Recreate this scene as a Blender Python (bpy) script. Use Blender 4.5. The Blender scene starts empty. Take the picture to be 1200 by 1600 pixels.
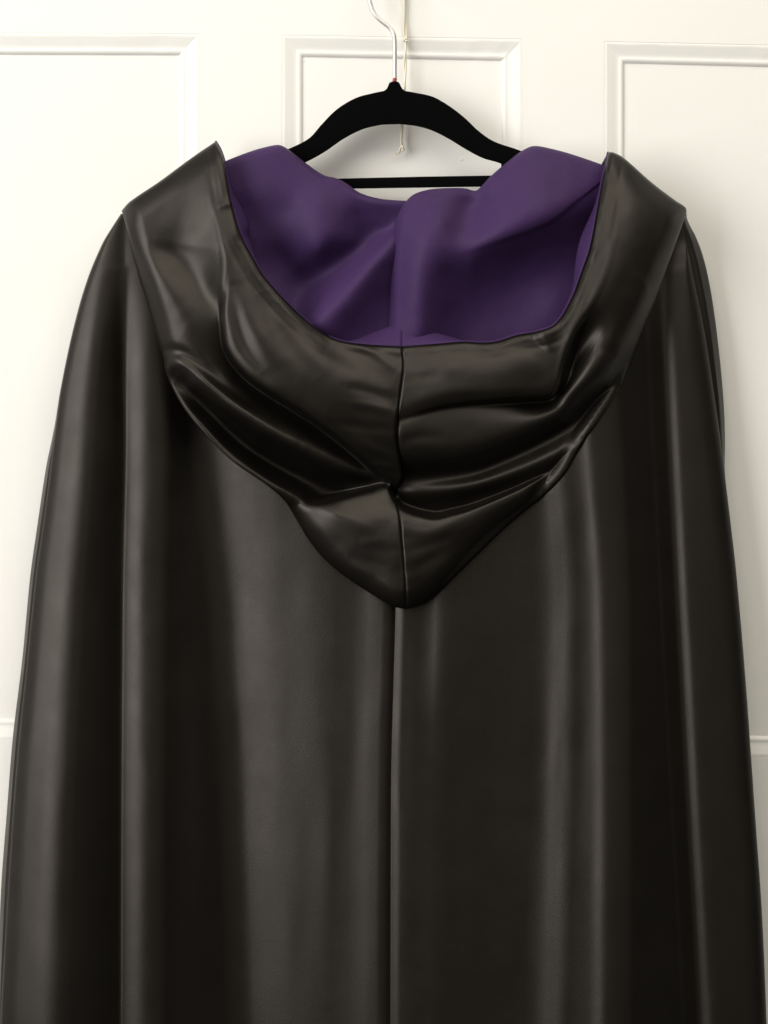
import bpy, math, random
import numpy as np

random.seed(4)
rng = np.random.default_rng(7)

# ------------------------------------------------------------------ camera, world, light
S = 0.00054            # metres per photograph pixel at the door face
D = 3000.0             # camera distance, in the same pixel units
Z0 = 1.45              # height of the optical axis
scene = bpy.context.scene
COL = scene.collection

cam_d = bpy.data.cameras.new('camera')
cam = bpy.data.objects.new('camera', cam_d)
COL.objects.link(cam)
cam.location = (0, -D * S, Z0)
cam.rotation_euler = (math.radians(90), 0, 0)
cam_d.sensor_fit = 'VERTICAL'
cam_d.sensor_height = 24
cam_d.lens = 24 * D / 1600
cam_d.clip_end = 50
cam_d.clip_start = 0.05
scene.camera = cam

world = bpy.data.worlds.new('World')
scene.world = world
world.use_nodes = True
bg = world.node_tree.nodes['Background']
bg.inputs[0].default_value = (1.0, 0.95, 0.86, 1)
bg.inputs[1].default_value = 0.085


def area(name, loc, target, sx, sy, power, col):
    l = bpy.data.lights.new(name, 'AREA')
    l.shape = 'RECTANGLE'
    l.size, l.size_y = sx, sy
    l.energy = power
    l.color = col
    o = bpy.data.objects.new(name, l)
    COL.objects.link(o)
    o.location = loc
    dx = [t - a for t, a in zip(target, loc)]
    from mathutils import Vector
    o.rotation_euler = Vector(dx).to_track_quat('-Z', 'Y').to_euler()
    return o


# a tall window to the left of the door, and the pale ceiling of the room that it lights
area('window_light', (-2.45, -2.05, Z0 + 0.55), (0.0, 0.0, Z0 + 0.1), 1.9, 2.7, 106, (1.0, 0.98, 0.95))
area('ceiling_bounce', (0.35, -1.75, Z0 + 2.2), (0.0, 0.0, Z0), 3.2, 2.2, 66, (1.0, 0.95, 0.83))
area('far_wall_bounce', (0.9, -3.4, Z0 + 0.3), (0.0, 0.0, Z0), 3.0, 2.6, 8, (1.0, 0.93, 0.82))

scene.render.engine = 'CYCLES'
scene.view_settings.view_transform = 'Standard'
scene.view_settings.look = 'None'
scene.view_settings.exposure = 0.0
scene.view_settings.gamma = 1.0
scene.view_settings.use_curve_mapping = False


# ------------------------------------------------------------------ helpers
def P(px, py, d):
    """photograph pixel + height above the door face (pixel units) -> metres"""
    px = np.asarray(px, float); py = np.asarray(py, float); d = np.asarray(d, float)
    f = (D - d) / D
    return np.stack([(px - 600) * S * f, -d * S + 0 * px, Z0 + (800 - py) * S * f], -1)


def mesh_obj(name, verts, faces, mat, parent=None, smooth=True):
    me = bpy.data.meshes.new(name)
    me.from_pydata([tuple(v) for v in verts], [], faces)
    me.update()
    if smooth:
        me.polygons.foreach_set('use_smooth', [True] * len(me.polygons))
    me.materials.append(mat)
    o = bpy.data.objects.new(name, me)
    COL.objects.link(o)
    o.parent = parent
    return o


def grid_obj(name, V, mat, parent=None, closed=False):
    r, c = V.shape[:2]
    idx = np.arange(r * c).reshape(r, c)
    if closed:
        idx = np.concatenate([idx, idx[:, :1]], 1)
    q = np.stack([idx[:-1, :-1], idx[1:, :-1], idx[1:, 1:], idx[:-1, 1:]], -1).reshape(-1, 4)
    return mesh_obj(name, V.reshape(-1, 3).tolist(), q.tolist(), mat, parent)


def tag(o, label, cat, group=None, kind=None):
    if label: o['label'] = label
    if cat: o['category'] = cat
    if group: o['group'] = group
    if kind: o['kind'] = kind


def empty(name, loc):
    o = bpy.data.objects.new(name, None)
    COL.objects.link(o)
    o.location = loc
    return o


def adopt(parent):
    """keep children where they were built although the Empty is not at the origin"""
    bpy.context.view_layer.update()
    inv = parent.matrix_world.inverted()
    for ch in parent.children:
        ch.matrix_parent_inverse = inv


def spline(pts, step=2.0):
    """centripetal-ish Catmull-Rom through pts (any dimension), resampled by arc length"""
    p = np.asarray(pts, float)
    q = np.vstack([2 * p[0] - p[1], p, 2 * p[-1] - p[-2]])
    out = []
    for i in range(1, len(q) - 2):
        t = np.linspace(0, 1, 24, endpoint=False)[:, None]
        a, b, c, e = q[i - 1], q[i], q[i + 1], q[i + 2]
        # finite-difference tangents scaled to the segment keep uneven spacing from looping
        L = np.linalg.norm((c - b)[:2])
        m0 = (c - a) / max(np.linalg.norm((c - a)[:2]), 1e-6) * L
        m1 = (e - b) / max(np.linalg.norm((e - b)[:2]), 1e-6) * L
        h = (2*t**3-3*t**2+1)*b + (t**3-2*t**2+t)*m0 + (-2*t**3+3*t**2)*c + (t**3-t**2)*m1
        out.append(h)
    out.append(p[-1:])
    o = np.vstack(out)
    s = np.r_[0, np.cumsum(np.linalg.norm(np.diff(o[:, :2], axis=0), axis=1))]
    n = max(2, int(s[-1] / step))
    ss = np.linspace(0, s[-1], n)
    return np.stack([np.interp(ss, s, o[:, k]) for k in range(o.shape[1])], 1)


def at_frac(poly, f):
    s = np.r_[0, np.cumsum(np.linalg.norm(np.diff(poly[:, :2], axis=0), axis=1))]
    s /= s[-1]
    return np.stack([np.interp(f, s, poly[:, k]) for k in range(poly.shape[1])], 1)


def tps(ctrl, x, y, reg=1.0):
    c = np.asarray(ctrl, float)
    sc = 200.0
    cx, cy = c[:, 0] / sc, c[:, 1] / sc

    def K(r2):
        return 0.5 * r2 * np.log(r2 + 1e-9)
    n = len(c)
    A = np.zeros((n + 3, n + 3))
    A[:n, :n] = K((cx[:, None] - cx) ** 2 + (cy[:, None] - cy) ** 2) + np.eye(n) * reg * 1e-3
    Pm = np.stack([np.ones(n), cx, cy], 1)
    A[:n, n:] = Pm
    A[n:, :n] = Pm.T
    w = np.linalg.solve(A, np.r_[c[:, 2], 0, 0, 0])
    X, Y = x.ravel() / sc, y.ravel() / sc
    out = w[n] + w[n + 1] * X + w[n + 2] * Y
    for i0 in range(0, len(X), 20000):
        sl = slice(i0, i0 + 20000)
        out[sl] += K((X[sl, None] - cx) ** 2 + (Y[sl, None] - cy) ** 2) @ w[:n]
    return out.reshape(x.shape)


def lines(polys, step):
    """resample 3-component polylines into control points"""
    out = []
    for p in polys:
        out += spline(p, step).tolist() if len(p) > 1 else [list(p[0])]
    return out


def dist_to(poly, x, y):
    X, Y = x.ravel(), y.ravel()
    out = np.empty_like(X)
    a, b = poly[:-1, :2], poly[1:, :2]
    ab = b - a
    l2 = (ab ** 2).sum(1) + 1e-9
    for i0 in range(0, len(X), 4000):
        sl = slice(i0, i0 + 4000)
        px = X[sl, None] - a[:, 0]; py = Y[sl, None] - a[:, 1]
        t = np.clip((px * ab[:, 0] + py * ab[:, 1]) / l2, 0, 1)
        out[sl] = np.sqrt(((px - t * ab[:, 0]) ** 2 + (py - t * ab[:, 1]) ** 2).min(1))
    return out.reshape(x.shape)


def round_off(dist, w):
    u = np.clip(dist / w, 0, 1)
    return np.sqrt(1 - (1 - u) ** 2)


def smooth1(a, k, axis=0):
    if k < 1: return a
    r = int(3 * k)
    g = np.exp(-0.5 * (np.arange(-r, r + 1) / k) ** 2); g /= g.sum()
    pad = [(0, 0)] * a.ndim; pad[axis] = (r, r)
    b = np.pad(a, pad, mode='edge')
    return np.apply_along_axis(lambda v: np.convolve(v, g, 'valid'), axis, b)


def vnoise(x, y, scale, seed=0):
    """smooth value noise in [-1,1] (real cloth unevenness)"""
    r = np.random.default_rng(seed)
    N = 64
    T = r.uniform(-1, 1, (N, N))
    u, v = x / scale + 31.7, y / scale + 17.3
    iu, iv = np.floor(u).astype(int), np.floor(v).astype(int)
    fu, fv = u - iu, v - iv
    fu = fu * fu * fu * (fu * (fu * 6 - 15) + 10); fv = fv * fv * fv * (fv * (fv * 6 - 15) + 10)
    g = lambda a, b: T[a % N, b % N]
    return (g(iu, iv) * (1 - fu) + g(iu + 1, iv) * fu) * (1 - fv) + (g(iu, iv + 1) * (1 - fu) + g(iu + 1, iv + 1) * fu) * fv


def smoothstep(a, b, x):
    t = np.clip((x - a) / (b - a), 0, 1)
    return t * t * (3 - 2 * t)


def crease(pts, amp, w, x, y):
    c = spline(pts, 1.5)
    out = np.zeros_like(x)
    m = (x > c[:, 0].min() - 4 * w) & (x < c[:, 0].max() + 4 * w) & (y > c[:, 1].min() - 4 * w) & (y < c[:, 1].max() + 4 * w)
    if not m.any(): return out
    X, Y = x[m], y[m]
    d2 = (X[:, None] - c[:, 0]) ** 2 + (Y[:, None] - c[:, 1]) ** 2
    k = d2.argmin(1)
    t = k / (len(c) - 1)
    env = np.sin(np.clip(t, 0.02, 0.98) * math.pi) ** 0.6
    out[m] = amp * env * np.exp(-d2[np.arange(len(k)), k] / (w * w))
    return out


# ------------------------------------------------------------------ materials
def new_mat(name):
    m = bpy.data.materials.new(name)
    m.use_nodes = True
    nt = m.node_tree
    return m, nt, nt.nodes['Principled BSDF']


def noise(nt, scale, detail=4, rough=0.5, coord=None, stretch=None):
    tc = nt.nodes.new('ShaderNodeTexCoord')
    src = tc.outputs['Object']
    if stretch:
        mp = nt.nodes.new('ShaderNodeMapping')
        mp.inputs['Scale'].default_value = stretch
        nt.links.new(src, mp.inputs[0]); src = mp.outputs[0]
    n = nt.nodes.new('ShaderNodeTexNoise')
    n.inputs['Scale'].default_value = scale
    n.inputs['Detail'].default_value = detail
    n.inputs['Roughness'].default_value = rough
    nt.links.new(src, n.inputs['Vector'])
    return n.outputs['Fac']


def ramp(nt, fac, lo, hi, a=0.0, b=1.0):
    r = nt.nodes.new('ShaderNodeMapRange')
    r.inputs['From Min'].default_value = lo; r.inputs['From Max'].default_value = hi
    r.inputs['To Min'].default_value = a; r.inputs['To Max'].default_value = b
    nt.links.new(fac, r.inputs['Value'])
    return r.outputs['Result']


def mixcol(nt, fac, c1, c2):
    m = nt.nodes.new('ShaderNodeMix'); m.data_type = 'RGBA'
    m.inputs[6].default_value = (*c1, 1); m.inputs[7].default_value = (*c2, 1)
    nt.links.new(fac, m.inputs[0])
    return m.outputs[2]


def bump(nt, height, strength, dist, normal=None):
    b = nt.nodes.new('ShaderNodeBump')
    b.inputs['Strength'].default_value = strength
    b.inputs['Distance'].default_value = dist
    nt.links.new(height, b.inputs['Height'])
    if normal: nt.links.new(normal, b.inputs['Normal'])
    return b.outputs['Normal']


def mat_leather():
    m, nt, p = new_mat('black_leatherette')
    nt.links.new(mixcol(nt, noise(nt, 9, 3), (0.0020, 0.0015, 0.0012), (0.0036, 0.0028, 0.0021)), p.inputs['Base Color'])
    nt.links.new(ramp(nt, noise(nt, 30, 5, 0.65), 0.3, 0.7, 0.38, 0.46), p.inputs['Roughness'])
    p.inputs['Specular IOR Level'].default_value = 0.40
    p.inputs['Specular Tint'].default_value = (1.0, 0.91, 0.82, 1)
    n1 = bump(nt, noise(nt, 900, 3, 0.6), 0.22, 0.0004)
    n2 = bump(nt, noise(nt, 24, 3), 0.05, 0.004, n1)
    nt.links.new(n2, p.inputs['Normal'])
    return m


def mat_purple():
    m, nt, p = new_mat('purple_lining')
    nt.links.new(mixcol(nt, noise(nt, 420, 5, 0.75), (0.041, 0.019, 0.072), (0.055, 0.026, 0.094)), p.inputs['Base Color'])
    p.inputs['Roughness'].default_value = 0.58
    p.inputs['Specular IOR Level'].default_value = 0.14
    p.inputs['Sheen Weight'].default_value = 0.02
    p.inputs['Sheen Tint'].default_value = (0.6, 0.45, 0.85, 1)
    n1 = bump(nt, noise(nt, 900, 3, 0.6), 0.35, 0.0005)
    n2 = bump(nt, noise(nt, 45, 3), 0.10, 0.003, n1)
    nt.links.new(n2, p.inputs['Normal'])
    return m


def mat_paint():
    m, nt, p = new_mat('white_gloss_paint')
    nt.links.new(mixcol(nt, noise(nt, 5, 4), (0.84, 0.83, 0.795), (0.87, 0.86, 0.83)), p.inputs['Base Color'])
    nt.links.new(ramp(nt, noise(nt, 18, 3), 0.3, 0.7, 0.34, 0.48), p.inputs['Roughness'])
    p.inputs['Specular IOR Level'].default_value = 0.4
    brush = noise(nt, 60, 4, 0.6, stretch=(6, 1, 0.35))
    n1 = bump(nt, brush, 0.10, 0.0012)
    n2 = bump(nt, noise(nt, 40, 4, 0.6), 0.14, 0.0016, n1)
    nt.links.new(n2, p.inputs['Normal'])
    return m


def mat_velvet():
    m, nt, p = new_mat('black_flock')
    nt.links.new(mixcol(nt, noise(nt, 900, 2), (0.0006, 0.0006, 0.0007), (0.0024, 0.0022, 0.0024)), p.inputs['Base Color'])
    p.inputs['Roughness'].default_value = 0.95
    p.inputs['Specular IOR Level'].default_value = 0.05
    p.inputs['Sheen Weight'].default_value = 0.006
    nt.links.new(bump(nt, noise(nt, 1500, 2), 0.3, 0.0004), p.inputs['Normal'])
    return m


def mat_simple(name, col, rough, metal=0.0, spec=0.5, nscale=200, nstr=0.05):
    m, nt, p = new_mat(name)
    nt.links.new(mixcol(nt, noise(nt, nscale, 3), tuple(c * 0.85 for c in col), col), p.inputs['Base Color'])
    p.inputs['Roughness'].default_value = rough
    p.inputs['Metallic'].default_value = metal
    p.inputs['Specular IOR Level'].default_value = spec
    nt.links.new(bump(nt, noise(nt, nscale * 2, 3), nstr, 0.0005), p.inputs['Normal'])
    return m


M_LEATHER = mat_leather()
M_PURPLE = mat_purple()
M_PAINT = mat_paint()
M_VELVET = mat_velvet()
M_STEEL = mat_simple('zinc_wire', (0.66, 0.66, 0.65), 0.34, 0.8)
M_RED = mat_simple('red_plastic', (0.35, 0.03, 0.05), 0.4)
M_CORD = mat_simple('cotton_cord', (0.86, 0.81, 0.68), 0.9, 0, 0.1, 900, 0.3)
M_WALL = mat_simple('wall_plaster', (0.74, 0.72, 0.67), 0.8, 0, 0.2, 30, 0.05)


# ------------------------------------------------------------------ the door
def prism(name, poly, d0, d1, mat, parent, bev=0.0008):
    """polygon in pixel coordinates (clockwise in the picture) extruded from d0 (back) to d1 (front)"""
    n = len(poly)
    a = np.array(poly, float)
    # extrude straight back so that sides stay square to the door
    F = P(a[:, 0], a[:, 1], np.full(n, d1))
    B = F.copy(); B[:, 1] = -d0 * S
    faces = [list(range(n)), list(range(2 * n - 1, n - 1, -1))]
    for i in range(n):
        j = (i + 1) % n
        faces.append([i, n + i, n + j, j])
    o = mesh_obj(name, np.vstack([F, B]).tolist(), faces, mat, parent, smooth=False)
    import bmesh
    bm = bmesh.new(); bm.from_mesh(o.data); bmesh.ops.recalc_face_normals(bm, faces=bm.faces)
    bm.to_mesh(o.data); bm.free()
    if bev:
        md = o.modifiers.new('bevel', 'BEVEL'); md.width = bev; md.segments = 2; md.limit_method = 'ANGLE'
    return o


door = empty('panelled_door', P(600, 1800, 0).tolist())
tag(door, 'white painted panelled door with moulded recessed panels, behind the black cloak', 'door')
REC = 9.0     # recess of the panels below the door face
YB = 1900
# panel openings: top-left, top-right, bottom-right, bottom-left (the old joinery is a little out of true)
openings = [
    [(-62, 51), (312, 52), (312, 1158), (-62, 1156)],
    [(440.5, 54.5), (816.5, 60.5), (816, 1168), (440, 1162)],
    [(944, 64.5), (1320, 72.5), (1320, 1186), (944, 1178)],
]
YT = -330
prism('top_rail', [(-250, YT), (1500, YT), (1500, 76), (1320, 72.5), (944, 64.5), (816.5, 60.5), (440.5, 54.5), (312, 52), (-62, 51), (-250, 51)], -40, 0, M_PAINT, door, 0)
for xa0, xa1, xb1, xb0, ya0, ya1, yb1, yb0 in (
        (-250, -62, -62, -250, 51, 51, 1156, 1156), (312, 440.5, 440, 312, 52, 54.5, 1162, 1158),
        (816.5, 944, 944, 816, 60.5, 64.5, 1178, 1168), (1320, 1500, 1500, 1320, 72.5, 76, 1190, 1186)):
    prism('stile', [(xa0, ya0), (xa1, ya1), (xb1, yb1), (xb0, yb0)], -40, 0, M_PAINT, door, 0)
prism('lock_rail', [(-250, 1156), (-62, 1156), (312, 1158), (440, 1162), (816, 1168), (944, 1178), (1320, 1186), (1500, 1190), (1500, YB), (-250, YB)], -40, 0, M_PAINT, door, 0)


def moulding(op, k, parent):
    """mitred ogee moulding along side k of an opening"""
    op = [np.array(p, float) for p in op]
    a, b = op[k], op[(k + 1) % 4]
    cen = sum(op) / 4
    # profile: (inward offset, height above door face)
    prof = [(-0.5, -REC - 2), (-0.5, -0.5), (0.6, -0.55), (1.8, -0.2), (3.2, -0.1), (5, -0.3), (7, -0.9), (9, -1.5), (12, -2.3), (15, -3.2), (18, -4.1), (21, -4.8), (23, -5.0),
            (24.4, -4.8), (26, -4.5), (28.2, -4.8), (30, -5.9), (31.4, -7.4), (32.4, -REC + 0.3), (34, -REC - 2)]

    def corner(i, off):
        p = op[i]
        sx = np.sign(cen[0] - p[0]); sy = np.sign(cen[1] - p[1])
        return p + np.array([sx, sy]) * off
    n = 60
    rows = []
    r = np.random.default_rng(k * 7 + int(abs(op[0][0])))
    wob = smooth1(r.normal(0, 1, n + 1), 1.5) * 0.35
    for i in range(n + 1):
        t = i / n
        row = []
        for off, h in prof:
            q = corner(k, off) * (1 - t) + corner((k + 1) % 4, off) * t
            w = wob[i] if 4 < off < 31.5 else 0
            # true position: the face plane sets the scale so that the sides stay square
            f = P(q[0], q[1], 0)
            row.append((f[0], -(h + w) * S, f[2]))
        rows.append(row)
    return grid_obj('moulding', np.array(rows), M_PAINT, parent)


for i, op in enumerate(openings):
    # the panel board sits in its groove, a little larger than the opening
    f = [(op[0][0] - 8, op[0][1] - 8), (op[1][0] + 8, op[1][1] - 8), (op[2][0] + 8, op[2][1] + 8), (op[3][0] - 8, op[3][1] + 8)]
    a = np.array(f); F = P(a[:, 0], a[:, 1], np.zeros(4))
    n = 4
    V = []
    for dd in (-REC, -REC - 12):
        for v in F: V.append((v[0], -dd * S, v[2]))
    mesh_obj('panel', V, [[3, 2, 1, 0], [4, 5, 6, 7], [0, 1, 5, 4], [1, 2, 6, 5], [2, 3, 7, 6], [3, 0, 4, 7]], M_PAINT, door, False)
    for k in range(4):
        moulding(op, k, door)
# old paint nibs and chips on the middle panel
for px, py, r_ in ((722, 248, 2.2), (474, 93, 2.0)):
    t = np.linspace(0, 2 * math.pi, 9)[:-1]
    ring = [P(px + r_ * math.cos(q) * random.uniform(.7, 1.2), py + r_ * math.sin(q) * random.uniform(.6, 1.1), 0) for q in t]
    V = [(v[0], REC * S - 0.0001, v[2]) for v in ring] + [(ring[0][0] * .5 + ring[4][0] * .5, REC * S - 0.0009, ring[0][2] * .5 + ring[4][2] * .5)]
    mesh_obj('paint_nib', V, [[i, (i + 1) % 8, 8] for i in range(8)], M_PAINT, door)
adopt(door)

wall = prism('wall', [(-2500, -1800), (3700, -1800), (3700, 1900), (-2500, 1900)], -90, -60, M_WALL, None, 0)
tag(wall, None, None, None, 'structure')


# ------------------------------------------------------------------ tubes
def tube(name, pts, rad, mat, parent=None, seg=10, closed_caps=True):
    """pts: 3-D metres (n,3); rad scalar or array, metres"""
    pts = np.asarray(pts, float); n = len(pts)
    rad = np.full(n, rad) if np.isscalar(rad) else np.asarray(rad)
    tg = np.gradient(pts, axis=0); tg /= np.linalg.norm(tg, axis=1)[:, None] + 1e-12
    ref = np.array([0, 1.0, 0])
    rows = []
    for i in range(n):
        u = np.cross(tg[i], ref)
        if np.linalg.norm(u) < 1e-3: u = np.cross(tg[i], [1, 0, 0])
        u /= np.linalg.norm(u); v = np.cross(tg[i], u)
        a = np.linspace(0, 2 * math.pi, seg, endpoint=False)[:, None]
        rows.append(pts[i] + rad[i] * (np.cos(a) * u + np.sin(a) * v))
    V = np.array(rows)
    idx = np.arange(n * seg).reshape(n, seg)
    faces = []
    for i in range(n - 1):
        for j in range(seg):
            k = (j + 1) % seg
            faces.append([int(idx[i, j]), int(idx[i, k]), int(idx[i + 1, k]), int(idx[i + 1, j])])
    if closed_caps:
        faces.append([int(q) for q in idx[0][::-1]]); faces.append([int(q) for q in idx[-1]])
    return mesh_obj(name, V.reshape(-1, 3).tolist(), faces, mat, parent)


# ------------------------------------------------------------------ cotton cord on the door
cord = empty('cotton_cord', P(632, 240, 3).tolist())
tag(cord, 'thin knotted cream cotton cord hanging on the door behind the hanger', 'cord')


def cord_strand(pts, d, phase, r=1.55, turns=15.0, amp=1.2):
    c = spline(pts, 1.5)
    n = len(c)
    t = np.linspace(0, 1, n)
    L = n * 1.5
    ph = phase + t * L / turns
    nz = smooth1(rng.normal(0, 1, n), 6) * 1.2
    return P(c[:, 0] + amp * np.cos(ph) + nz, c[:, 1], d + amp * np.sin(ph))


up = [(630, -110), (632, -40), (631, 0), (632.5, 35), (634, 60)]
tube('strand', cord_strand(up, 5, 0.0, amp=1.7, turns=26), 1.8 * S, M_CORD, cord, 8)
tube('strand', cord_strand(up, 5, math.pi, amp=1.7, turns=26), 1.8 * S, M_CORD, cord, 8)
dn = [(634, 64), (633, 100), (632, 140), (629.5, 180), (628, 200), (627, 220), (628, 231)]
tube('strand', cord_strand(dn, 4, 0.4), 1.6 * S, M_CORD, cord, 8)
tube('strand', cord_strand(dn, 4, 0.4 + math.pi), 1.6 * S, M_CORD, cord, 8)


def knot(px, py, d, R, r):
    t = np.linspace(0, 2 * math.pi, 70)
    x = np.sin(t) + 2 * np.sin(2 * t); y = np.cos(t) - 2 * np.cos(2 * t); z = -np.sin(3 * t)
    tube('knot', P(px + R * x / 3, py + R * 1.15 * y / 3, d + R * z * 0.6), r * S, M_CORD, cord, 8, False)


knot(634, 62, 6, 3.0, 1.6)
knot(628, 232, 6, 3.4, 1.7)
for k in range(9):                       # frayed end
    a = random.uniform(-0.9, 0.7)
    p0 = np.array([626.5, 234.0]); l = random.uniform(6, 12)
    p1 = p0 + l * np.array([-math.sin(0.75 + a * .5), math.cos(0.75 + a * .5)])
    pm = (p0 + p1) / 2 + np.array([random.uniform(-1.5, 1.5), random.uniform(-1, 1)])
    c = spline([p0, pm, p1], 1.0)
    tube('frayed_thread', P(c[:, 0], c[:, 1], 5 + np.linspace(0, random.uniform(-2, 4), len(c))), 0.65 * S, M_CORD, cord, 6)
adopt(cord)

# ------------------------------------------------------------------ hanger
HD = 40.0
hanger = empty('clothes_hanger', P(617, 290, HD).tolist())
tag(hanger, 'slim black velvet clothes hanger with steel hook, holding the cloak', 'hanger')
topL = [(212, 338), (228, 326), (265, 310), (330, 283), (400, 254), (450, 233), (483, 216), (502, 195), (526, 171), (556, 153), (583, 145.5), (600, 142)]
neck = [(604.5, 138.5), (606.5, 134), (608, 130), (611, 127.8), (621, 127.5), (624, 129.5), (626, 134), (628.5, 138.5)]
topR = [(633, 142), (650, 145), (676, 151), (701, 165), (726, 184), (747, 204), (771, 220.5), (812, 235), (860, 256), (930, 285), (985, 308), (1010, 322), (1024, 334)]
botR = [(1020, 350), (1000, 352), (960, 334), (900, 308), (830, 276), (781, 255), (754, 247), (729, 234), (701, 217), (675, 204), (650, 197), (625, 194)]
botL = [(596, 195), (567, 202), (537, 217), (508, 237), (479, 253), (410, 282), (340, 312), (270, 342), (236, 358), (216, 354)]
outl = np.vstack([spline(topL, 6), spline(neck, 2.5), spline(topR, 6), spline(botR, 6), spline(botL, 6)])


def slab(name, poly, dmid, half, mat, parent, r=3.0):
    """pillowy slab: outline inset at front and back for rounded edges"""
    poly = np.asarray(poly, float)
    keep = [0]
    for i in range(1, len(poly)):
        if np.linalg.norm(poly[i] - poly[keep[-1]]) > 0.8: keep.append(i)
    if np.linalg.norm(poly[keep[-1]] - poly[0]) < 0.8: keep = keep[:-1]
    p = poly[keep]; n = len(p)
    t = np.roll(p, -1, 0) - np.roll(p, 1, 0); t /= np.linalg.norm(t, axis=1)[:, None]
    nor = np.stack([-t[:, 1], t[:, 0]], 1)      # inward for clockwise-in-picture outlines
    rings = []
    for a in np.linspace(0, 180, 9):
        c, s_ = math.cos(math.radians(a)), math.sin(math.radians(a))
        q = p + nor * r * (1 - s_)
        rings.append(P(q[:, 0], q[:, 1], np.full(n, dmid + (half - r) * (1 if c > 0 else (-1 if c < -1e-6 else 0)) + r * c)))
    V = np.array(rings).reshape(-1, 3)
    faces = [list(range(n)), list(range(9 * n - 1, 8 * n - 1, -1))]
    for i in range(8):
        for j in range(n):
            k = (j + 1) % n
            faces.append([i * n + j, (i + 1) * n + j, (i + 1) * n + k, i * n + k])
    o = mesh_obj(name, V.tolist(), faces, mat, parent)
    import bmesh
    bm = bmesh.new(); bm.from_mesh(o.data); bmesh.ops.recalc_face_normals(bm, faces=bm.faces)
    bm.to_mesh(o.data); bm.free()
    return o


slab('shoulder_arms', outl, HD, 6.0, M_VELVET, hanger, 2.5)
slab('trouser_bar', [(442, 281), (540, 278.7), (660, 276), (795, 273.8), (800, 276), (800, 289), (795, 291), (660, 293.3), (540, 295), (442, 296.5), (438, 294), (438, 284)], HD, 6.0, M_VELVET, hanger, 2.5)
slab('bar_strut', [(438, 262), (452, 256), (452, 284), (438, 284)], HD, 5.5, M_VELVET, hanger, 2.0)
slab('bar_strut', [(783, 250), (797, 256), (797, 278), (783, 278)], HD, 5.5, M_VELVET, hanger, 2.0)
hk = spline([(617, 134), (617, 100), (616.8, 66), (615, 53), (609, 44), (600, 36.5), (590, 28), (583, 18), (578, 3), (575, -14), (578, -38), (592, -58), (615, -68), (640, -61), (656, -43), (661, -24)], 2)
tube('hook', P(hk[:, 0], hk[:, 1], np.full(len(hk), HD)), 3.2 * S, M_STEEL, hanger, 14)
tube('hook_collar', P([617, 616.6, 617.1, 616.5], [129, 126, 123.5, 121.5], [HD, HD, HD + 0.5, HD + 0.5]), np.array([3.6, 3.5, 3.3, 2.6]) * S, M_RED, hanger, 10)
adopt(hanger)

# ------------------------------------------------------------------ cloak body
cloak = empty('hooded_cloak', P(620, 1850, 40).tolist())
tag(cloak, 'long black leatherette hooded cloak with purple lining, back view, on the black hanger', 'cloak')

# outline of the fallen hood
rimL = spline([(337, 221), (344, 233), (350, 250), (356, 285), (364, 325), (377, 367), (396, 403), (414, 433), (452, 475), (485, 505), (514, 525), (535, 533), (575, 538), (628, 541)], 2)
rimR = spline([(628, 541), (680, 537), (725, 533.5), (752, 535), (775, 533), (808, 523), (840, 517), (867, 506), (892, 467), (908, 425), (921, 387), (933, 325), (942, 275), (946, 258), (950, 238)], 2)
outL = spline([(190, 329), (196, 350), (204, 385), (216, 430), (231, 480), (246, 530), (256, 562), (258, 578), (267, 602), (288, 640), (315, 673), (361, 719), (415, 757), (444, 782), (463, 812), (483, 845), (508, 875), (539, 901), (583, 930), (612, 947), (634, 952)], 2)
outR = spline([(634, 952), (650, 948), (670, 937), (701, 911), (749, 864), (783, 831), (822, 797), (861, 764), (886, 735), (910, 692), (936, 658), (963, 618), (980, 583), (990, 558), (1008, 510), (1021, 478), (1037, 433), (1058, 375), (1073, 331)], 2)
sideL = spline([(337, 221), (300, 246), (250, 283), (203, 315), (190, 329)], 2)
sideR = spline([(950, 238), (958, 238), (975, 247), (1017, 284), (1055, 313), (1071, 324), (1073, 331)], 2)


Y0, Y1 = 334.0, 1880.0
yy = np.r_[np.linspace(Y0, 420, 26)[:-1], np.linspace(420, Y1, 150)]
NY = len(yy)
yd = np.arange(300, 1901, 4.0)


def track(pts):
    p = np.array(pts, float)
    v = np.interp(yd, p[:, 0], p[:, 1])
    v = smooth1(v, 9)
    return np.interp(yy, yd, v)


def track_edge(pts):
    c = spline(pts, 2)            # (x, y) polyline
    return np.interp(yy, c[:, 1], c[:, 0])


xLb = track_edge([(190, 332), (175, 355), (159, 382), (134, 443), (112, 523), (94, 610), (86, 660), (72, 730), (59, 815), (47, 900), (35, 1025), (20, 1150), (10, 1275), (1, 1400), (-5, 1600), (-10, 1900)])
xLf = track_edge([(191, 332), (176, 355), (160, 382), (135, 443), (113, 523), (95, 610), (88, 660), (79, 730), (68, 815), (56, 900), (41.5, 1040), (25.5, 1200), (15, 1350), (6, 1500), (1, 1600), (-4, 1900)])
xRb = track_edge([(1073, 332), (1074, 343), (1091, 378), (1106, 429), (1120, 516), (1127, 581), (1132, 646), (1133, 700), (1133, 740), (1141, 820), (1149, 895), (1162, 1060), (1178, 1275), (1189, 1425), (1196, 1600), (1205, 1900)])
xRf = track_edge([(1066, 332), (1069, 360), (1080, 414), (1098, 501), (1113, 595), (1127, 697), (1133, 745), (1142, 820), (1151, 900), (1166, 1075), (1180, 1275), (1190.5, 1425), (1198, 1600), (1207, 1900)])
Va = track([(334, 192), (400, 193), (500, 195), (700, 197), (900, 192), (1200, 190), (1600, 189), (1900, 188)])
Vb = track([(334, 250), (500, 285), (700, 326), (900, 349), (1200, 372), (1600, 386), (1900, 395)])
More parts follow.
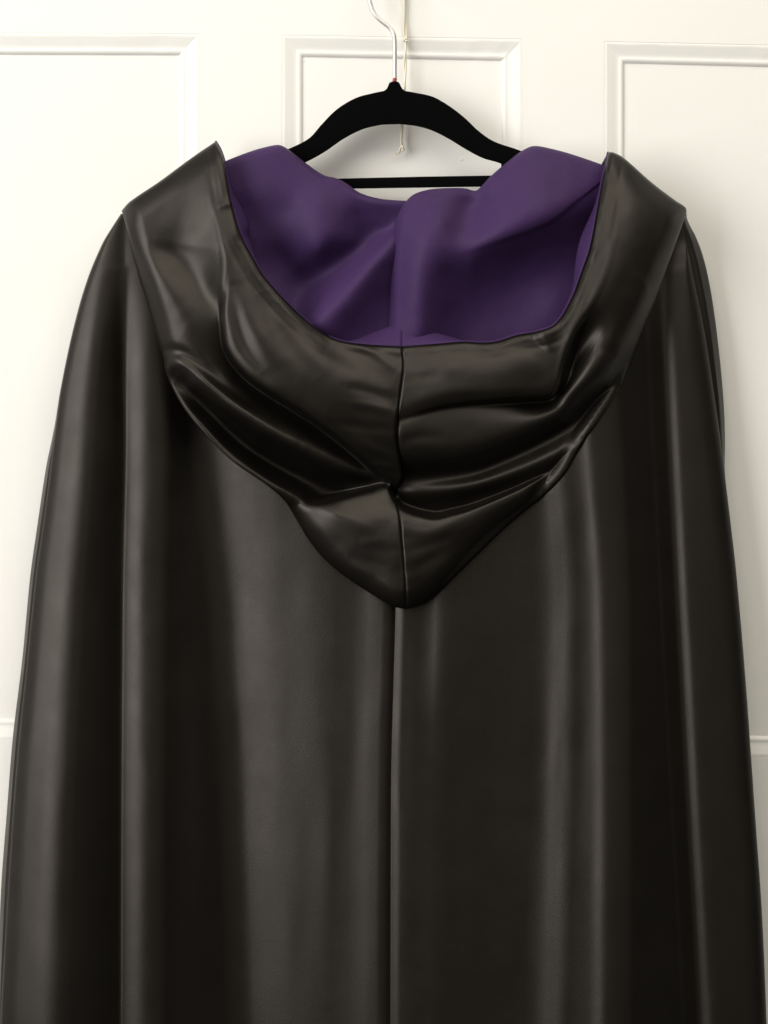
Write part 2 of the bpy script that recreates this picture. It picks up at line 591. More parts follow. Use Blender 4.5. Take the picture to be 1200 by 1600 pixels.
Sm = track([(334, 628), (900, 619), (960, 618), (1200, 611), (1600, 610), (1900, 609)])
B1 = track([(334, 845), (700, 860), (900, 878), (1100, 874), (1200, 872), (1600, 862), (1900, 856)])
B2 = track([(334, 885), (700, 915), (900, 932), (1200, 936), (1600, 934), (1900, 932)])
K1 = track([(334, 945), (700, 972), (900, 984), (1200, 985), (1600, 986), (1900, 986)])
Vc = track([(334, 1040), (500, 1036), (700, 1046), (900, 1056), (1200, 1072), (1600, 1094), (1900, 1108)])
pk = track([(300, 0), (900, 0.24), (1050, 0.20), (1130, 0.07), (1250, 0.02), (1900, 0.0)])
up_ = smoothstep(380, 560, yy)      # fold strength fades out towards the shoulder
o1 = np.ones(NY)

W1 = np.maximum(Va - xLf, 1.0)
seq = [
    (xLf, 1.9 * o1), (xLf + 3, 0.95 * o1), (xLf + 0.14 * W1, 0.52 * o1), (xLf + 0.27 * W1, 0.40 * o1), (xLf + 0.45 * W1, 0.0 * o1),
    (xLf + 0.58 * W1, -0.45 * o1), (Va - 14, -0.75 * o1), (Va - 3, -0.7 * o1),
    (Va + 2, 0.65 * o1), (Va + 12, 0.48 * o1), (Va + 32, 0.12 * o1), (Va + 52, -0.20 * o1), (Va + 72, -0.58 * o1), (Va + 95, -0.52 * o1),
    (Vb - 34, -0.50 * o1), (Vb - 10, -0.16 * o1), (Vb + 12, 0.20 * o1), (Vb + 36, 0.36 * o1), (Vb + 66, 0.27 * o1), (Vb + 105, 0.20 * o1), (Sm - 90, 0.12 * o1),
    (Sm - 66, 0.15 * o1), (Sm - 42, 0.26 * o1), (Sm - 22, 0.20 * o1), (Sm - 12, -0.05 * o1), (Sm - 6, -0.45 * o1), (Sm - 1.0, -0.6 * o1),
    (Sm + 1.0, 0.6 * o1), (Sm + 8, 0.40 * o1), (Sm + 15, 0.12 * o1), (Sm + 36, 0.02 * o1), (Sm + 62, pk + 0.02), (Sm + 90, -0.07 * o1), (Sm + 160, -0.05 * o1),
    (B1 - 45, 0.02 * o1), (B1 - 10, 0.32 * o1), (B1 + 6, 0.32 * o1), (B1 + 26, 0.10 * o1), (B2 - 14, 0.22 * o1), (B2, 0.40 * o1), (B2 + 14, 0.12 * o1),
    (B2 + 30, -0.08 * o1), (K1 - 4, -0.25 * o1), (K1 + 6, -0.60 * o1), (Vc - 30, -0.62 * o1), (Vc - 26, -0.38 * o1), (Vc - 20, -0.62 * o1), (Vc - 6, -0.60 * o1),
    (Vc + 4, 0.30 * o1), (Vc + 11, 0.44 * o1), (Vc + 20, 0.15 * o1), (Vc + 34, -0.03 * o1), (xRf - 30, -0.14 * o1), (xRf - 12, -0.45 * o1), (xRf - 3, -1.1 * o1), (xRf, -1.9 * o1),
]
BX = np.stack([s[0] for s in seq]); BS = np.stack([s[1] for s in seq])
edge_rows = {0, 1, 2, len(seq) - 1, len(seq) - 2, len(seq) - 3}
for i in range(len(seq)):
    if i not in edge_rows: BS[i] = BS[i] * (0.35 + 0.65 * up_)
BX = np.clip(BX, xLf, xRf)
BX = np.maximum.accumulate(BX, 0)
NXB = 760
front_x = np.zeros((NY, NXB)); front_d = np.zeros((NY, NXB))
for r in range(NY):
    L, R, sm = xLf[r], xRf[r], Sm[r]
    # columns: equal counts either side of the seam, denser near seam and edges
    n2 = NXB // 2
    q = np.linspace(0, 1, n2)
    e = 0.5 - 0.5 * np.cos(math.pi * q)
    q = 0.45 * e + 0.55 * q
    x = np.r_[L + (sm - L) * q, sm + (R - sm) * q]
    xf = np.linspace(L, R, 2600)
    sl = np.interp(xf, BX[:, r] + np.arange(len(seq)) * 1e-6, BS[:, r])
    dd = np.r_[0, np.cumsum(0.5 * (sl[1:] + sl[:-1]) * np.diff(xf))]
    dd -= dd[-1] * (xf - L) / (R - L)
    front_x[r] = x
    front_d[r] = np.interp(x, xf, dd)
front_d = smooth1(front_d, 2.0, 0)
XX = front_x; YY = np.repeat(yy[:, None], NXB, 1)
low = np.percentile(front_d, 2)
base = 50.0 + 0.012 * (yy - 600).clip(0) 
front_d = front_d + base[:, None]
# the cloth hangs slightly unevenly; wrinkles are long and vertical
fade = smoothstep(0, 30, XX - xLf[:, None]) * smoothstep(0, 30, xRf[:, None] - XX) * smoothstep(0, 25, np.abs(XX - Sm[:, None]))
front_d += fade * (1.0 * vnoise(XX, YY * 0.12, 70, 1) + 0.25 * vnoise(XX, YY * 0.25, 34, 2) + 0.3 * vnoise(XX + YY * .1, YY * .6, 44, 3))
for pts, amp, w in (
        ([(868, 1070), (873, 1150), (862, 1230)], 1.6, 9), ([(884, 1120), (879, 1180), (885, 1270)], -1.3, 8), ([(905, 1000), (912, 1150), (906, 1300)], -1.6, 9),
        ([(415, 960), (430, 1120), (440, 1290)], 3.0, 17), ([(388, 1130), (402, 1200), (398, 1290)], 1.8, 9), ([(545, 990), (553, 1150), (541, 1340)], -2.4, 15), ([(470, 1180), (482, 1330), (476, 1520)], -3.0, 17),
        ([(505, 1100), (514, 1280), (508, 1450)], 2.4, 14), ([(760, 980), (772, 1200), (764, 1420)], -2.2, 20), ([(735, 1300), (742, 1450), (735, 1600)], 2.2, 16), ([(812, 1240), (820, 1400), (812, 1590)], -2.4, 14),
        ([(660, 1250), (668, 1400), (662, 1580)], 2.0, 15), ([(300, 1000), (312, 1200), (318, 1400)], 2.4, 14), ([(85, 1100), (78, 1240), (62, 1420)], 1.8, 12), ([(1115, 1000), (1128, 1180), (1140, 1380)], 2.0, 14),
        ([(228, 700), (231, 900), (230, 1150)], -1.5, 9), ([(436, 1330), (448, 1450), (446, 1640)], 2.4, 12), ([(340, 840), (352, 930), (362, 1050)], 2.0, 14), ([(700, 900), (706, 1010), (698, 1120)], -1.6, 12)):
    front_d += 0.2 * crease(pts, amp, w * 1.15, XX, YY)
front_d = np.maximum(front_d, 14)
# under the hood the cloth sits back against the hanger
ring = np.vstack([outL, outR])
ins = np.zeros(XX.shape, bool)
ringc = np.vstack([ring, [[1073, 200], [190, 200], ring[0]]])
for (xa, ya), (xb, yb) in zip(ringc[:-1], ringc[1:]):
    if ya == yb: continue
    c = ((ya > YY) != (yb > YY)) & (XX < (xb - xa) * (YY - ya) / (yb - ya) + xa)
    ins ^= c
rows = yy < 1000
dh = np.zeros(XX.shape)
dh[rows] = dist_to(ring, XX[rows], YY[rows])
k = np.where(ins, smoothstep(4, 60, dh), 0.0)
front_d = front_d * (1 - k) + np.minimum(front_d, 26) * k
print('body depth', front_d.min(), front_d.max(), low)

def body_at(x, y):
    r = np.clip(np.interp(y.ravel(), yy, np.arange(NY)), 0, NY - 1.001)
    r0 = r.astype(int); f = r - r0
    out = np.empty(r.size); X = x.ravel()
    xs = np.linspace(-40, 1240, 641)
    if not hasattr(body_at, 'tab'):
        body_at.tab = np.stack([np.interp(xs, front_x[i], front_d[i], left=10, right=10) for i in range(NY)])
    c = np.clip((X + 40) / 2.0, 0, 639.0); c0 = c.astype(int); g = c - c0
    T = body_at.tab
    out = (T[r0, c0] * (1 - g) + T[r0, c0 + 1] * g) * (1 - f) + (T[r0 + 1, c0] * (1 - g) + T[r0 + 1, c0 + 1] * g) * f
    return out.reshape(x.shape)


# back half of each cross-section: right side, back, left side
nb = 70
back_x = np.zeros((NY, nb)); back_d = np.zeros((NY, nb))
for r in range(NY):
    dl, dr = front_d[r, 0], front_d[r, -1]
    t = np.linspace(0, math.pi, 14)
    mr = max(dr * 0.5, 12); ml = max(dl * 0.5, 12)
    # right turn: from the front edge, out to the silhouette of the rear layer, back in near the door
    ctrl = [(xRf[r], dr), (xRf[r] - 1.5, dr - 3), (xRf[r] - 1 + 0.5 * (xRb[r] - xRf[r]), dr - 6), (xRb[r] - 0.8, mr + 4), (xRb[r], mr), (xRb[r] - 2, mr - 6), (xRb[r] - 14, 5), (xRb[r] - 60, 4)]
    c2 = [(xLb[r] + 60, 4), (xLb[r] + 14, 5), (xLb[r] + 2, ml - 6), (xLb[r], ml), (xLb[r] + 0.8, ml + 4), (xLf[r] + 1 - 0.5 * (xLf[r] - xLb[r]), dl - 6), (xLf[r] + 1.5, dl - 3), (xLf[r], dl)]
    a = at_frac(np.array(ctrl, float), np.linspace(0, 1, nb // 2 + 1)[1:])
    b = at_frac(np.array(c2, float), np.linspace(0, 1, nb // 2 + 1)[:-1])
    back_x[r] = np.r_[a[:, 0], b[:, 0]]; back_d[r] = np.r_[a[:, 1], b[:, 1]]
n2 = NXB // 2
half = nb // 2
mid_x = Sm[:, None]; mid_d = np.full((NY, 1), 4.0)
# left back panel: door side (centre) -> left edge -> seam ; right back panel: seam -> right edge -> door side
Lx = np.concatenate([mid_x, back_x[:, half:], front_x[:, :n2]], 1); Ld = np.concatenate([mid_d, back_d[:, half:], front_d[:, :n2]], 1)
Rx = np.concatenate([front_x[:, n2:], back_x[:, :half], mid_x], 1); Rd = np.concatenate([front_d[:, n2:], back_d[:, :half], mid_d], 1)
o = grid_obj('back_panel', P(Lx, np.repeat(yy[:, None], Lx.shape[1], 1), Ld), M_LEATHER, cloak)
o = grid_obj('back_panel', P(Rx, np.repeat(yy[:, None], Rx.shape[1], 1), Rd), M_LEATHER, cloak)

# ------------------------------------------------------------------ hood, outer shell
# Each layer of the collapsed cloth is a smooth sheet of its own; where one folds over the next its edge rolls off.
SHEET_L = [
    # rim and panel at the shoulder
    [(341, 232, 108), (351, 262, 118), (362, 325, 130), (374, 372, 136)],
    [(338, 240, 112), (339, 280, 122), (341, 320, 130), (350, 358, 138), (357, 408, 147), (353, 450, 150)],
    [(205, 335, 104), (250, 300, 108), (300, 265, 110), (325, 240, 110)],
    [(225, 350, 108), (270, 338, 113), (315, 318, 122)],
    [(240, 368, 110), (285, 362, 114), (325, 358, 126)],
    # shadowed hollow, the lit flank above it, the crest below it
    [(250, 386, 109), (272, 398, 108), (302, 424, 113), (326, 462, 124), (342, 495, 131)],
    [(300, 390, 114), (330, 406, 130), (340, 440, 140)],
    [(228, 396, 112), (244, 418, 119), (264, 452, 125), (292, 506, 128), (318, 545, 125), (345, 578, 116)],
    [(205, 385, 104), (219, 432, 106), (235, 482, 109), (252, 532, 113)],
    # below the rim band
    [(375, 592, 104), (410, 618, 104), (450, 642, 102), (490, 668, 99), (540, 706, 95), (600, 752, 86)],
    [(400, 560, 100), (480, 620, 96), (560, 690, 88)], [(420, 500, 104), (540, 600, 92), (628, 640, 84), (628, 720, 80)],
    # second fold: crest, hollow, lower lip
    [(264, 562, 116), (292, 574, 124), (334, 610, 131), (380, 645, 133), (430, 679, 130), (476, 709, 121), (540, 735, 104), (600, 753, 87)],
    [(282, 594, 102), (304, 620, 94), (350, 668, 80), (400, 709, 72), (450, 741, 64), (500, 757, 60), (560, 760, 60), (612, 762, 66)],
    [(302, 601, 119), (345, 638, 122), (395, 676, 120), (445, 704, 112)],
    [(312, 612, 106), (352, 652, 104), (400, 692, 100)],
    [(266, 592, 108), (288, 625, 111), (319, 661, 113), (358, 703, 113), (402, 737, 112), (440, 763, 110), (470, 784, 102)],
    [(520, 800, 66), (560, 850, 66), (620, 900, 66)], [(445, 806, 80), (462, 826, 74), (488, 862, 68), (535, 908, 66), (590, 945, 66)],
]
BAND_L = [
    [(341, 232, 108), (351, 262, 118), (362, 325, 130), (374, 372, 136), (410, 436, 140), (450, 480, 140), (512, 532, 132), (560, 545, 128), (628, 548, 127)],
    [(338, 240, 112), (339, 280, 122), (341, 320, 130), (350, 358, 138), (357, 408, 147), (354, 470, 154)],
    [(372, 440, 147), (400, 490, 153)],
    [(353, 511, 156), (360, 545, 157), (384, 577, 159), (418, 603, 160), (452, 624, 158), (494, 651, 153), (548, 693, 138), (600, 742, 112)],
    [(410, 520, 158), (460, 570, 161), (520, 620, 157), (580, 670, 142)],
    [(480, 540, 152), (540, 575, 148), (600, 600, 142)],
    [(628, 576, 136), (622, 620, 141), (621, 655, 139), (620, 690, 130), (622, 725, 116), (616, 752, 104)],
]
POINT = [
    [(420, 765, 98), (468, 784, 102), (500, 790, 107), (540, 782, 108), (580, 770, 105), (608, 760, 100)],
    [(522, 801, 119), (560, 814, 123), (600, 826, 124)],
    [(618, 778, 106), (624, 806, 120), (630, 863, 126), (632, 915, 122), (634, 948, 114)],
    [(484, 826, 104), (540, 872, 112), (585, 908, 115)],
    [(560, 850, 121), (600, 875, 123)],
    [(657, 804, 115), (680, 809, 117), (733, 798, 117), (791, 779, 115), (838, 754, 110), (880, 725, 104)],
    [(660, 850, 122), (700, 838, 119), (750, 815, 114), (800, 790, 108)],
    [(655, 915, 114), (690, 882, 112), (730, 846, 108), (770, 815, 105)],
]
SHEET_R = [
    [(942, 275, 114), (930, 332, 128), (918, 392, 136), (905, 428, 142), (886, 476, 148)],
    [(954, 258, 116), (958, 300, 128), (956, 358, 144), (934, 433, 155), (909, 483, 159), (888, 525, 158), (872, 565, 152)],
    [(975, 262, 116), (1017, 297, 112), (1055, 326, 106)],
    [(985, 330, 139), (1015, 350, 131), (1045, 360, 118)], [(978, 400, 149), (1010, 410, 137), (1035, 415, 121)], [(968, 450, 151), (1000, 470, 138), (1014, 478, 124)],
    # hollow beside the facing, then the soft fold to its right
    [(925, 500, 146), (912, 525, 136), (898, 555, 124), (882, 592, 114), (862, 626, 106)],
    [(965, 505, 146), (946, 540, 149), (922, 567, 147), (898, 594, 140), (872, 618, 128)],
    [(990, 530, 124), (975, 560, 124), (966, 574, 124)],
    # second layer below the rim band
    [(628, 664, 134), (660, 660, 132), (720, 653, 131), (790, 645, 127), (845, 638, 118)],
    [(628, 640, 128), (700, 615, 124), (780, 600, 112), (830, 590, 106)], [(640, 570, 112), (760, 560, 104)],
    [(640, 690, 131), (730, 684, 131), (800, 667, 131), (860, 645, 130), (915, 616, 129), (950, 594, 126)],
    [(640, 722, 114), (733, 716, 114), (795, 696, 116), (855, 668, 117), (905, 640, 115)],
    # hollow, thin crest, hollow
    [(632, 752, 78), (733, 744, 80), (790, 720, 84), (848, 690, 88), (905, 652, 92), (952, 616, 98)],
    [(640, 766, 86), (714, 759, 98), (779, 743, 104), (848, 717, 108), (896, 690, 108), (935, 645, 108), (960, 612, 108)],
    [(640, 786, 72), (695, 784, 74), (772, 768, 82), (848, 738, 92), (885, 715, 98)],
    [(700, 840, 66), (640, 900, 66)], [(840, 785, 84), (790, 822, 72), (740, 868, 66), (680, 930, 66)],
]
BAND_R = [
    [(942, 275, 114), (930, 332, 128), (918, 392, 136), (905, 428, 142), (886, 476, 148), (862, 516, 150), (808, 532, 146), (775, 541, 142), (725, 541, 136), (660, 547, 129), (628, 548, 127)],
    [(954, 258, 116), (958, 300, 128), (956, 358, 144), (934, 433, 155), (909, 483, 159), (888, 525, 160), (876, 560, 159), (866, 600, 157)],
    [(630, 576, 136), (623, 620, 140), (622, 655, 138)],
    [(632, 648, 139), (657, 640, 142), (703, 627, 146), (764, 620, 150), (825, 615, 153), (858, 606, 154)],
    [(700, 585, 148), (780, 580, 154), (835, 565, 157)],
]
# where the upper layers end: polyline, roll width, how far the edge drops
EDGE_BL = [(330, 200), (337, 222), (339, 280), (341, 320), (351, 358), (358, 408), (353, 450), (348, 480), (348, 511), (354, 546), (379, 582), (414, 609.5), (449, 631), (491, 658), (545, 700), (608, 756), (640, 785)]
EDGE_BR = [(600, 668), (626, 659), (657, 647), (703, 635), (764, 628), (825, 623.5), (852, 622), (866, 617), (875, 600), (880, 570), (890, 530), (910, 485), (934, 435), (955, 358), (956, 300), (952, 240), (950, 215)]
EDGE_PT = [(400, 752), (440, 774), (468, 784), (500, 783), (540, 773), (575, 764), (606, 757), (613, 768), (622, 787), (640, 797), (660, 803), (680, 806.5), (706, 801), (733, 794), (775, 778), (812, 762), (860, 738), (900, 715)]


def signed(poly, x, y):
    """distance to an open polyline, positive on its left-hand side walking along it (picture y down)"""
    X, Y = x.ravel(), y.ravel()
    a, b = poly[:-1, :2], poly[1:, :2]
    ab = b - a
    l2 = (ab ** 2).sum(1) + 1e-9
    out = np.empty_like(X)
    for i0 in range(0, len(X), 4000):
        sl = slice(i0, i0 + 4000)
        px = X[sl, None] - a[:, 0]; py = Y[sl, None] - a[:, 1]
        t = np.clip((px * ab[:, 0] + py * ab[:, 1]) / l2, 0, 1)
        dd = (px - t * ab[:, 0]) ** 2 + (py - t * ab[:, 1]) ** 2
        k = dd.argmin(1); r = np.arange(len(k))
        cr = ab[k, 0] * py[r, k] - ab[k, 1] * px[r, k]
        out[sl] = np.sqrt(dd[r, k]) * np.where(cr < 0, 1, -1)
    return out.reshape(x.shape)


# small creases in the leatherette: polyline, height, half-width
CREASES = [
    ([(505, 522), (530, 530), (560, 540), (592, 556), (622, 580)], 4.0, 7),
    ([(470, 520), (520, 548), (570, 575), (618, 600)], -2.0, 11),
    ([(540, 604), (575, 612), (618, 624)], -2.2, 7), ([(545, 628), (590, 636), (621, 644)], 2.6, 7), ([(520, 660), (570, 668), (619, 672)], -2.0, 8),
    ([(560, 690), (590, 704), (620, 716)], 2.2, 7), ([(575, 728), (600, 728), (624, 734)], 1.5, 5),
    ([(374, 425), (388, 480), (408, 530), (440, 580)], 2.6, 16), ([(362, 450), (370, 500), (388, 545), (415, 580)], -4.5, 11),
    ([(405, 455), (425, 500), (455, 545), (500, 590)], -3.0, 13), ([(430, 470), (462, 510), (510, 550)], 2.5, 11),
    ([(466, 785), (495, 792), (525, 804), (560, 820), (590, 838)], 2.4, 10), ([(560, 850), (590, 845), (624, 850)], 1.6, 8), ([(540, 870), (580, 880), (625, 905)], -1.6, 9),
    ([(338, 326), (350, 320), (368, 318)], 1.5, 5), ([(236, 374), (270, 378), (310, 383), (345, 384)], 1.6, 9),
    ([(625, 690), (660, 682), (700, 684)], -1.6, 8), ([(630, 600), (660, 590), (720, 588)], -1.5, 9), ([(628, 630), (690, 612), (760, 606)], 1.8, 9),
    ([(636, 860), (670, 852), (710, 838)], -2.0, 8), ([(634, 900), (665, 880), (700, 855)], -1.8, 9), ([(632, 830), (670, 832), (720, 815)], 1.8, 8),
    ([(770, 536), (800, 541), (835, 550), (852, 578)], -1.8, 10),
    ([(985, 425), (1005, 440), (1012, 462)], 1.2, 6), ([(930, 540), (950, 548), (962, 560)], -2.4, 10),
    # the rolled fold that sticks out at the left
    ([(240, 572), (250, 556), (266, 549), (290, 556), (320, 580), (352, 608), (400, 642)], -9.0, 10),
    ([(258, 590), (262, 572), (274, 565), (292, 571), (332, 604), (380, 641), (430, 676), (470, 702)], 9.0, 10),
    ([(272, 590), (300, 612), (340, 646), (390, 684), (440, 716)], -8.0, 10),
    ([(262, 578), (266, 598), (290, 634), (320, 666), (364, 709), (418, 749), (455, 773)], 5.0, 5),
    ([(284, 586), (318, 616), (356, 650)], 2.0, 5),
]


def hood_height(x, y, side):
    low = tps(lines(SHEET_L if side < 0 else SHEET_R, 8), x, y, 9.0)
    band = tps(lines(BAND_L if side < 0 else BAND_R, 16), x, y, 6.0)
    pt = tps(lines(POINT, 18), x, y, 6.0)
    if side < 0:
        e = signed(spline(EDGE_BL, 3), x, y)
        tap = smoothstep(400, 520, y)
        roll = 10 + 0 * y
    else:
        e = signed(spline(EDGE_BR, 3), x, y)
        tap = 1 - smoothstep(845, 880, x) * (1 - smoothstep(585, 625, y))
        roll = 9 + 0 * y
    bw = 2.5 + 14 * (1 - tap)
    inside = smoothstep(-bw, 0.5 + 6 * (1 - tap), e)
    band = band - tap * (8 * (1 - np.clip(e / 22, 0, 1)) ** 2 + 6 * (1 - round_off(np.maximum(e, 0), 6)))
    hgt = low * (1 - inside) + (np.maximum(band, low) * tap + band * (1 - tap)) * inside
    ep = -signed(spline(EDGE_PT, 3), x, y)
    inp = smoothstep(-3, 1, ep)
    pt = pt - 5 * (1 - np.clip(ep / 16, 0, 1)) ** 2 - 4 * (1 - round_off(np.maximum(ep, 0), 5))
    reach = (1 - smoothstep(820, 880, x)) * smoothstep(430, 475, x)
    h2 = np.maximum(pt, hgt)
    inp = inp * np.where(y > 700, 1, 0) * reach
    hgt = hgt * (1 - inp) + h2 * inp
    return hgt


NS, NT = 290, 300
qs = np.linspace(0, 1, NS)
qs = 0.7 * qs + 0.3 * (0.5 - 0.5 * np.cos(math.pi * qs))
qt = np.linspace(0, 1, NT)
qt = 0.6 * qt + 0.4 * (0.5 - 0.5 * np.cos(math.pi * qt))


def coons(top, bot, left, right):
    """top/bot (n,2) over s; left/right (m,2) over t -> (m,n,2)"""
    s = qs_cur[None, :, None]; t = qt_cur[:, None, None]
    a = (1 - t) * top[None] + t * bot[None]
    b = (1 - s) * left[:, None] + s * right[:, None]
    c = (1 - s) * (1 - t) * top[0] + s * (1 - t) * top[-1] + (1 - s) * t * bot[0] + s * t * bot[-1]
    return a + b - c


seamH = spline([(628, 541), (630, 576), (625, 615), (621.5, 649), (620, 682), (625, 720), (628, 748), (618, 768), (624, 806), (630, 863), (633, 915), (634, 952)], 2)
hood_d_back = 66.0


def hood_half(side):
    global qs_cur, qt_cur
    qs_cur = qs if side < 0 else qs
    qt_cur = qt
    if side < 0:
        top = at_frac(rimL, qs); bot = at_frac(outL, qs); le = at_frac(sideL, qt); ri = at_frac(seamH, qt)
        outer, sidec, rim = outL, sideL, rimL
    else:
        top = at_frac(rimR, qs); bot = at_frac(outR, qs); le = at_frac(seamH, qt); ri = at_frac(sideR, qt)
        outer, sidec, rim = outR, sideR, rimR
    G = coons(top, bot, le, ri)
    x, y = G[..., 0], G[..., 1]
    d = hood_height(x, y, side)
    d = smooth1(smooth1(d, 1.5, 0), 1.5, 1)
    ds = dist_to(seamH, x, y)
    # puckers that run off the seam
    pu = np.exp(-(ds / 34.0) ** 2) * smoothstep(0, 6, ds)
    d += pu * (2.2 * vnoise(x * 0.4, y + 0.3 * side * x, 30, 11 if side < 0 else 12) + 0.5 * vnoise(x * .5, y, 14, 13 if side < 0 else 14))
    for pts, amp, w in CREASES:
        if (np.mean([p[0] for p in pts]) < 626) == (side < 0):
            d += 0.85 * crease(pts, amp, w * 1.1, x, y)
    d += 0.9 * vnoise(x, y, 48, 21) + 0.2 * vnoise(x + y * .4, y, 22, 22)
    # stitched hem of the rim
    dr = dist_to(rim, x, y)
    sidew = smoothstep(90, 190, np.abs(x - 628))
    d += (1.0 + 0.9 * sidew) * np.exp(-((dr - 9) / 6.0) ** 2) * (1 + 0.4 * vnoise(x, y, 16, 23)) - 1.2 * sidew * np.exp(-((dr - 25) / 5.0) ** 2) * (0.7 + 0.5 * vnoise(x, y, 40, 24))
    d -= 3.0 * np.exp(-(ds / 1.7) ** 2)
    do = dist_to(outer, x, y); dsd = dist_to(sidec, x, y)
    bd = body_at(x, y)
    d = np.maximum(d, bd + 6 + 8 * smoothstep(0, 25, do))
    u = 1 - np.clip(do / 30, 0, 1)
    drop = np.clip(d - bd - 8, 1, 16)
    d = d - drop * u ** 2 - 4 * (1 - round_off(do, 5))
    u = 1 - np.clip(dsd / 34, 0, 1)
    d = d - 13 * u ** 2 - 5 * (1 - round_off(dsd, 5))
    r3 = round_off(dr, 4.5)
    d = d - 9 * (1 - r3)
    # skirts: outer edge tucks under, rim turns in
    V = [P(x, y, d)]
    cx, cy = 628.0, 560.0
    def inset(xx, yy_, m):
        vx, vy = cx - xx, cy - yy_
        l = np.hypot(vx, vy) + 1e-6
        return xx + vx / l * m, yy_ + vy / l * m
    rows_b = []
    for m, dd in ((1.5, -5), (6, -12), (26, -40)):
        ix, iy = inset(x[-1], y[-1], m)
        rows_b.append(P(ix, iy, np.maximum(d[-1] + dd, 8)))
    rows_t = []
    # rim turns in: outwards from the opening, behind the face
    for m, dd in ((3, -3), (10, -5), (24, -6)):
        vx, vy = cx - x[0], 330 - y[0]
        tip = np.hypot(x[0] - sidec[0, 0], y[0] - sidec[0, 1])
        l = (np.hypot(vx, vy) + 1e-6) / np.clip((tip - 8) / 70, 0.001, 1)
        rows_t.append(P(x[0] - vx / l * m, y[0] - vy / l * m, d[0] + dd))
    full = np.concatenate([np.array(rows_t[::-1]), V[0], np.array(rows_b)], 0)
    # shoulder side turns back over the hanger
    col = 0 if side < 0 else -1
    e = full[:, col]
    ex = []
    for m, dd in ((1, -10), (5, -30), (16, -60)):
        q = e.copy()
        q[:, 1] = np.minimum(q[:, 1] - dd * S, -4 * S)
        q[:, 2] -= m * S
        q[:, 0] += (m * 0.5 * S) * (1 if side < 0 else -1)
        ex.append(q[:, None])
    ex = np.concatenate(ex, 1)
    if side < 0: full = np.concatenate([ex[:, ::-1], full], 1)
    else: full = np.concatenate([full, ex], 1)
    grid_obj('hood_panel', full, M_LEATHER, cloak)
    print('hood', side, d.min(), d.max())
    return x[0].copy(), y[0].copy(), d[0].copy()


rxL, ryL, rdL = hood_half(-1)
rxR, ryR, rdR = hood_half(1)

# ------------------------------------------------------------------ hood, purple lining
def add_thickness(o, t):
    md = o.modifiers.new('solid', 'SOLIDIFY'); md.thickness = t; md.offset = -1


def lining_lip(rx, ry, rd, side):
    """lining just behind the rim, seen on edge at the sides and as a little tent at the centre seam"""
    w = 0.3 * np.ones_like(rx)
    if side < 0:
        w = w + 13 * np.exp(-((ry - 345) / 42.0) ** 2) + 3 * vnoise(rx, ry, 18, 41) * np.exp(-((ry - 345) / 50.0) ** 2)
        tent = np.clip((rx - 545) / (624 - 545), 0, 1) ** 0.85 * 35
    else:
        w = w + 16 * np.exp(-((ry - 385) / 52.0) ** 2)
        tent = np.clip((722 - rx) / (722 - 624), 0, 1) ** 0.85 * 35
    rows = []
    nx, ny = 628 - rx, 330 - ry
    l = np.hypot(nx, ny); nx, ny = nx / l, ny / l
    cw = np.clip(tent / 34, 0, 1)
    for f in np.linspace(-0.25, 1.0, 14):
        ux = nx * (1 - cw); uy = ny * (1 - cw) - cw
        wid = np.maximum(w, tent)
        if f < 0:
            m = f * 40
        else:
            m = f * wid
        if f < 0: m = m * np.clip((np.minimum(np.hypot(rx - 337, ry - 221), np.hypot(rx - 950, ry - 238)) - 25) / 60, 0, 1)
        bul = math.sin(max(f, 0) * math.pi) * 3
        rows.append(P(rx + ux * m, ry + uy * m, rd - 12 - 30 * max(f, 0) + bul + (0 if f >= 0 else 4 * f)))
    o = grid_obj('rim_lining', np.array(rows), M_PURPLE, cloak)
    add_thickness(o, 0.0009)


lining_lip(rxL, ryL, rdL, -1)
lining_lip(rxR, ryR, rdR, 1)


def lobe(top, bot, left, right, ctrl, seed, wtop, dback, folds=()):
    global qs_cur, qt_cur
    qs_cur = np.linspace(0, 1, 200)
    t = np.linspace(0, 1, 150); qt_cur = t ** 1.5
    T = spline(top, 2); B = spline(bot, 2); Lf = spline(left, 2); Rt = spline(right, 2)
    G = coons(at_frac(T, qs_cur), at_frac(B, qs_cur), at_frac(Lf, qt_cur), at_frac(Rt, qt_cur))
    x, y = G[..., 0], G[..., 1]
    d = tps(lines(ctrl, 12), x, y, 3.0)
    d += 1.0 * vnoise(x, y, 50, seed) + 0.45 * vnoise(x, y, 22, seed + 1)
    for pl, hh, fall, xa, xb in folds:          # a fold lying over the cloth behind it
        e = signed(spline(pl, 2), x, y)
        d += hh * smoothstep(-4.0, 4.0, e) * np.exp(-np.maximum(e, 0) / fall) * smoothstep(xa, xb, x)
    dt = dist_to(T, x, y)
    r = round_off(dt, wtop)
    d = dback + (d - dback) * r
    rows = []
    for m, dd in ((3, -4), (10, -10), (20, -26)):
        rows.append(P(x[0], y[0] + m, np.maximum(d[0] + dd, 30)))
    full = np.concatenate([np.array(rows[::-1]), P(x, y, d)], 0)
    return grid_obj('lining_fold', full, M_PURPLE, cloak)


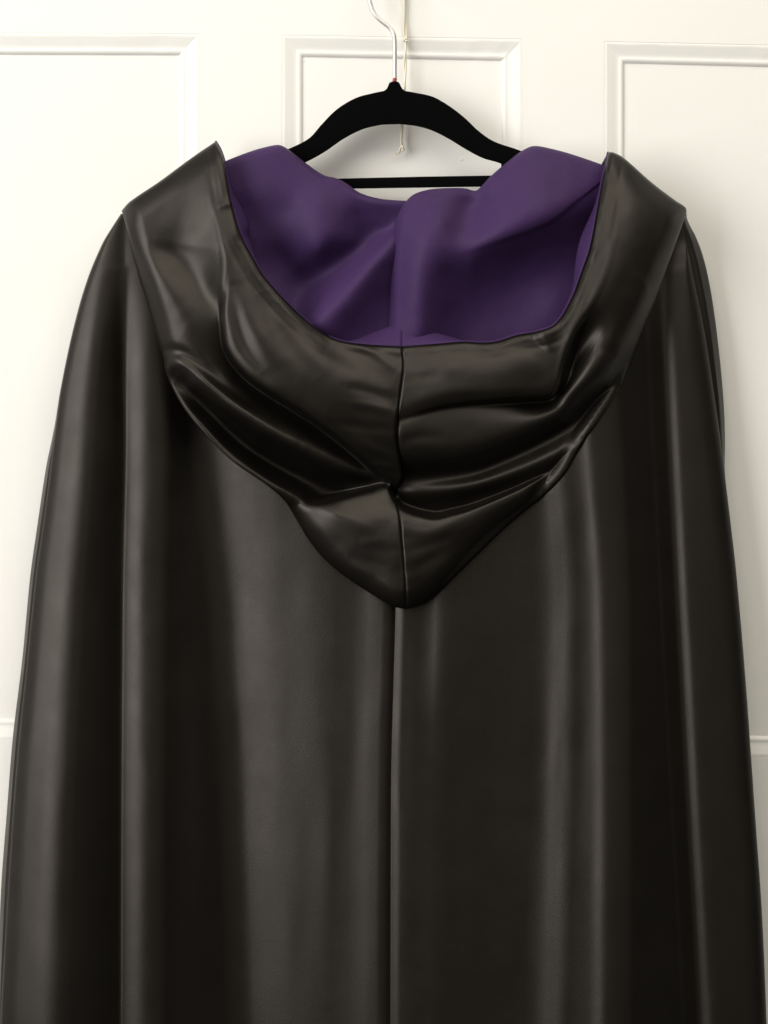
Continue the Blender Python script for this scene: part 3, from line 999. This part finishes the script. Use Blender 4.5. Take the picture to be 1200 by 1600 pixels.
lobe([(340, 258), (350, 252.5), (393, 236), (420, 228.5), (436, 226.5), (447, 231), (477, 254), (506, 273.5), (527, 279), (545, 289), (562, 301), (589, 309.5), (620, 313), (650, 314)],
     [(340, 330), (352, 400), (390, 470), (450, 540), (530, 590), (600, 600), (650, 600)],
     [(340, 258), (340, 330)], [(650, 314), (640, 400), (640, 500), (650, 600)],
     [[(345, 275, 72), (393, 255, 78), (431, 246, 82), (470, 268, 80), (527, 296, 78), (589, 322, 72), (640, 326, 62)],
      [(358, 330, 66), (395, 310, 78), (425, 300, 80), (452, 330, 76)],
      [(385, 400, 60), (412, 385, 62), (442, 400, 50), (470, 410, 56)],
      [(500, 318, 92), (530, 338, 84), (560, 335, 62), (600, 350, 56)],
      [(500, 390, 84), (550, 375, 66)],
      [(606, 358, 50), (558, 400, 52), (498, 453, 54), (468, 486, 58), (440, 520, 60)],
      [(612, 372, 78), (566, 413, 90), (510, 466, 98), (482, 499, 98), (455, 530, 92)],
      [(600, 420, 84), (570, 470, 96), (540, 530, 94)], [(603, 460, 66), (603, 520, 62)], [(640, 400, 50), (640, 520, 50)], [(420, 470, 66), (500, 580, 84)]],
     51, 12, 62, [([(660, 330), (614, 364), (566, 405), (508, 458), (484, 489), (440, 535)], 8, 70, 400, 500)])
lobe([(604, 585), (607, 520), (609, 460), (611, 410), (616.5, 352), (623, 332), (632, 317), (647, 303.5), (671, 296), (708, 293.5), (728, 294.5), (743, 298), (752, 291), (767, 275), (800, 247), (820, 233), (835, 228), (860, 232), (892, 240.5), (946, 259), (958, 264)],
     [(604, 640), (700, 640), (800, 600), (880, 560), (930, 470), (955, 400), (965, 330)],
     [(604, 585), (604, 640)], [(958, 264), (965, 330)],
     [[(622, 520, 84), (624, 440, 94), (630, 370, 100), (645, 330, 98), (671, 312, 94), (708, 306, 84), (735, 308, 72)],
      [(655, 520, 100), (655, 430, 120), (668, 370, 126), (690, 345, 117)],
      [(744, 318, 72), (740, 335, 82), (728, 360, 98)],
      [(765, 300, 90), (800, 266, 92), (835, 246, 88), (880, 252, 84), (930, 268, 78)],
      [(770, 340, 112), (833, 290, 112), (880, 290, 98)],
      [(735, 388, 112), (756, 381, 117), (800, 366, 122), (858, 343, 117), (892, 318, 104)],
      [(740, 408, 100), (762, 400, 96), (808, 387, 93), (866, 364, 90), (900, 338, 86)],
      [(700, 430, 94), (700, 500, 66)], [(750, 450, 58), (820, 440, 42), (880, 410, 46), (925, 330, 70)], [(720, 540, 48), (800, 520, 34), (860, 480, 38)], [(650, 590, 68), (780, 590, 40)]],
     61, 13, 64, [([(700, 402), (735, 393), (758, 386), (802, 371), (860, 348), (905, 312)], 5, 60, 700, 830)])
adopt(cloak)
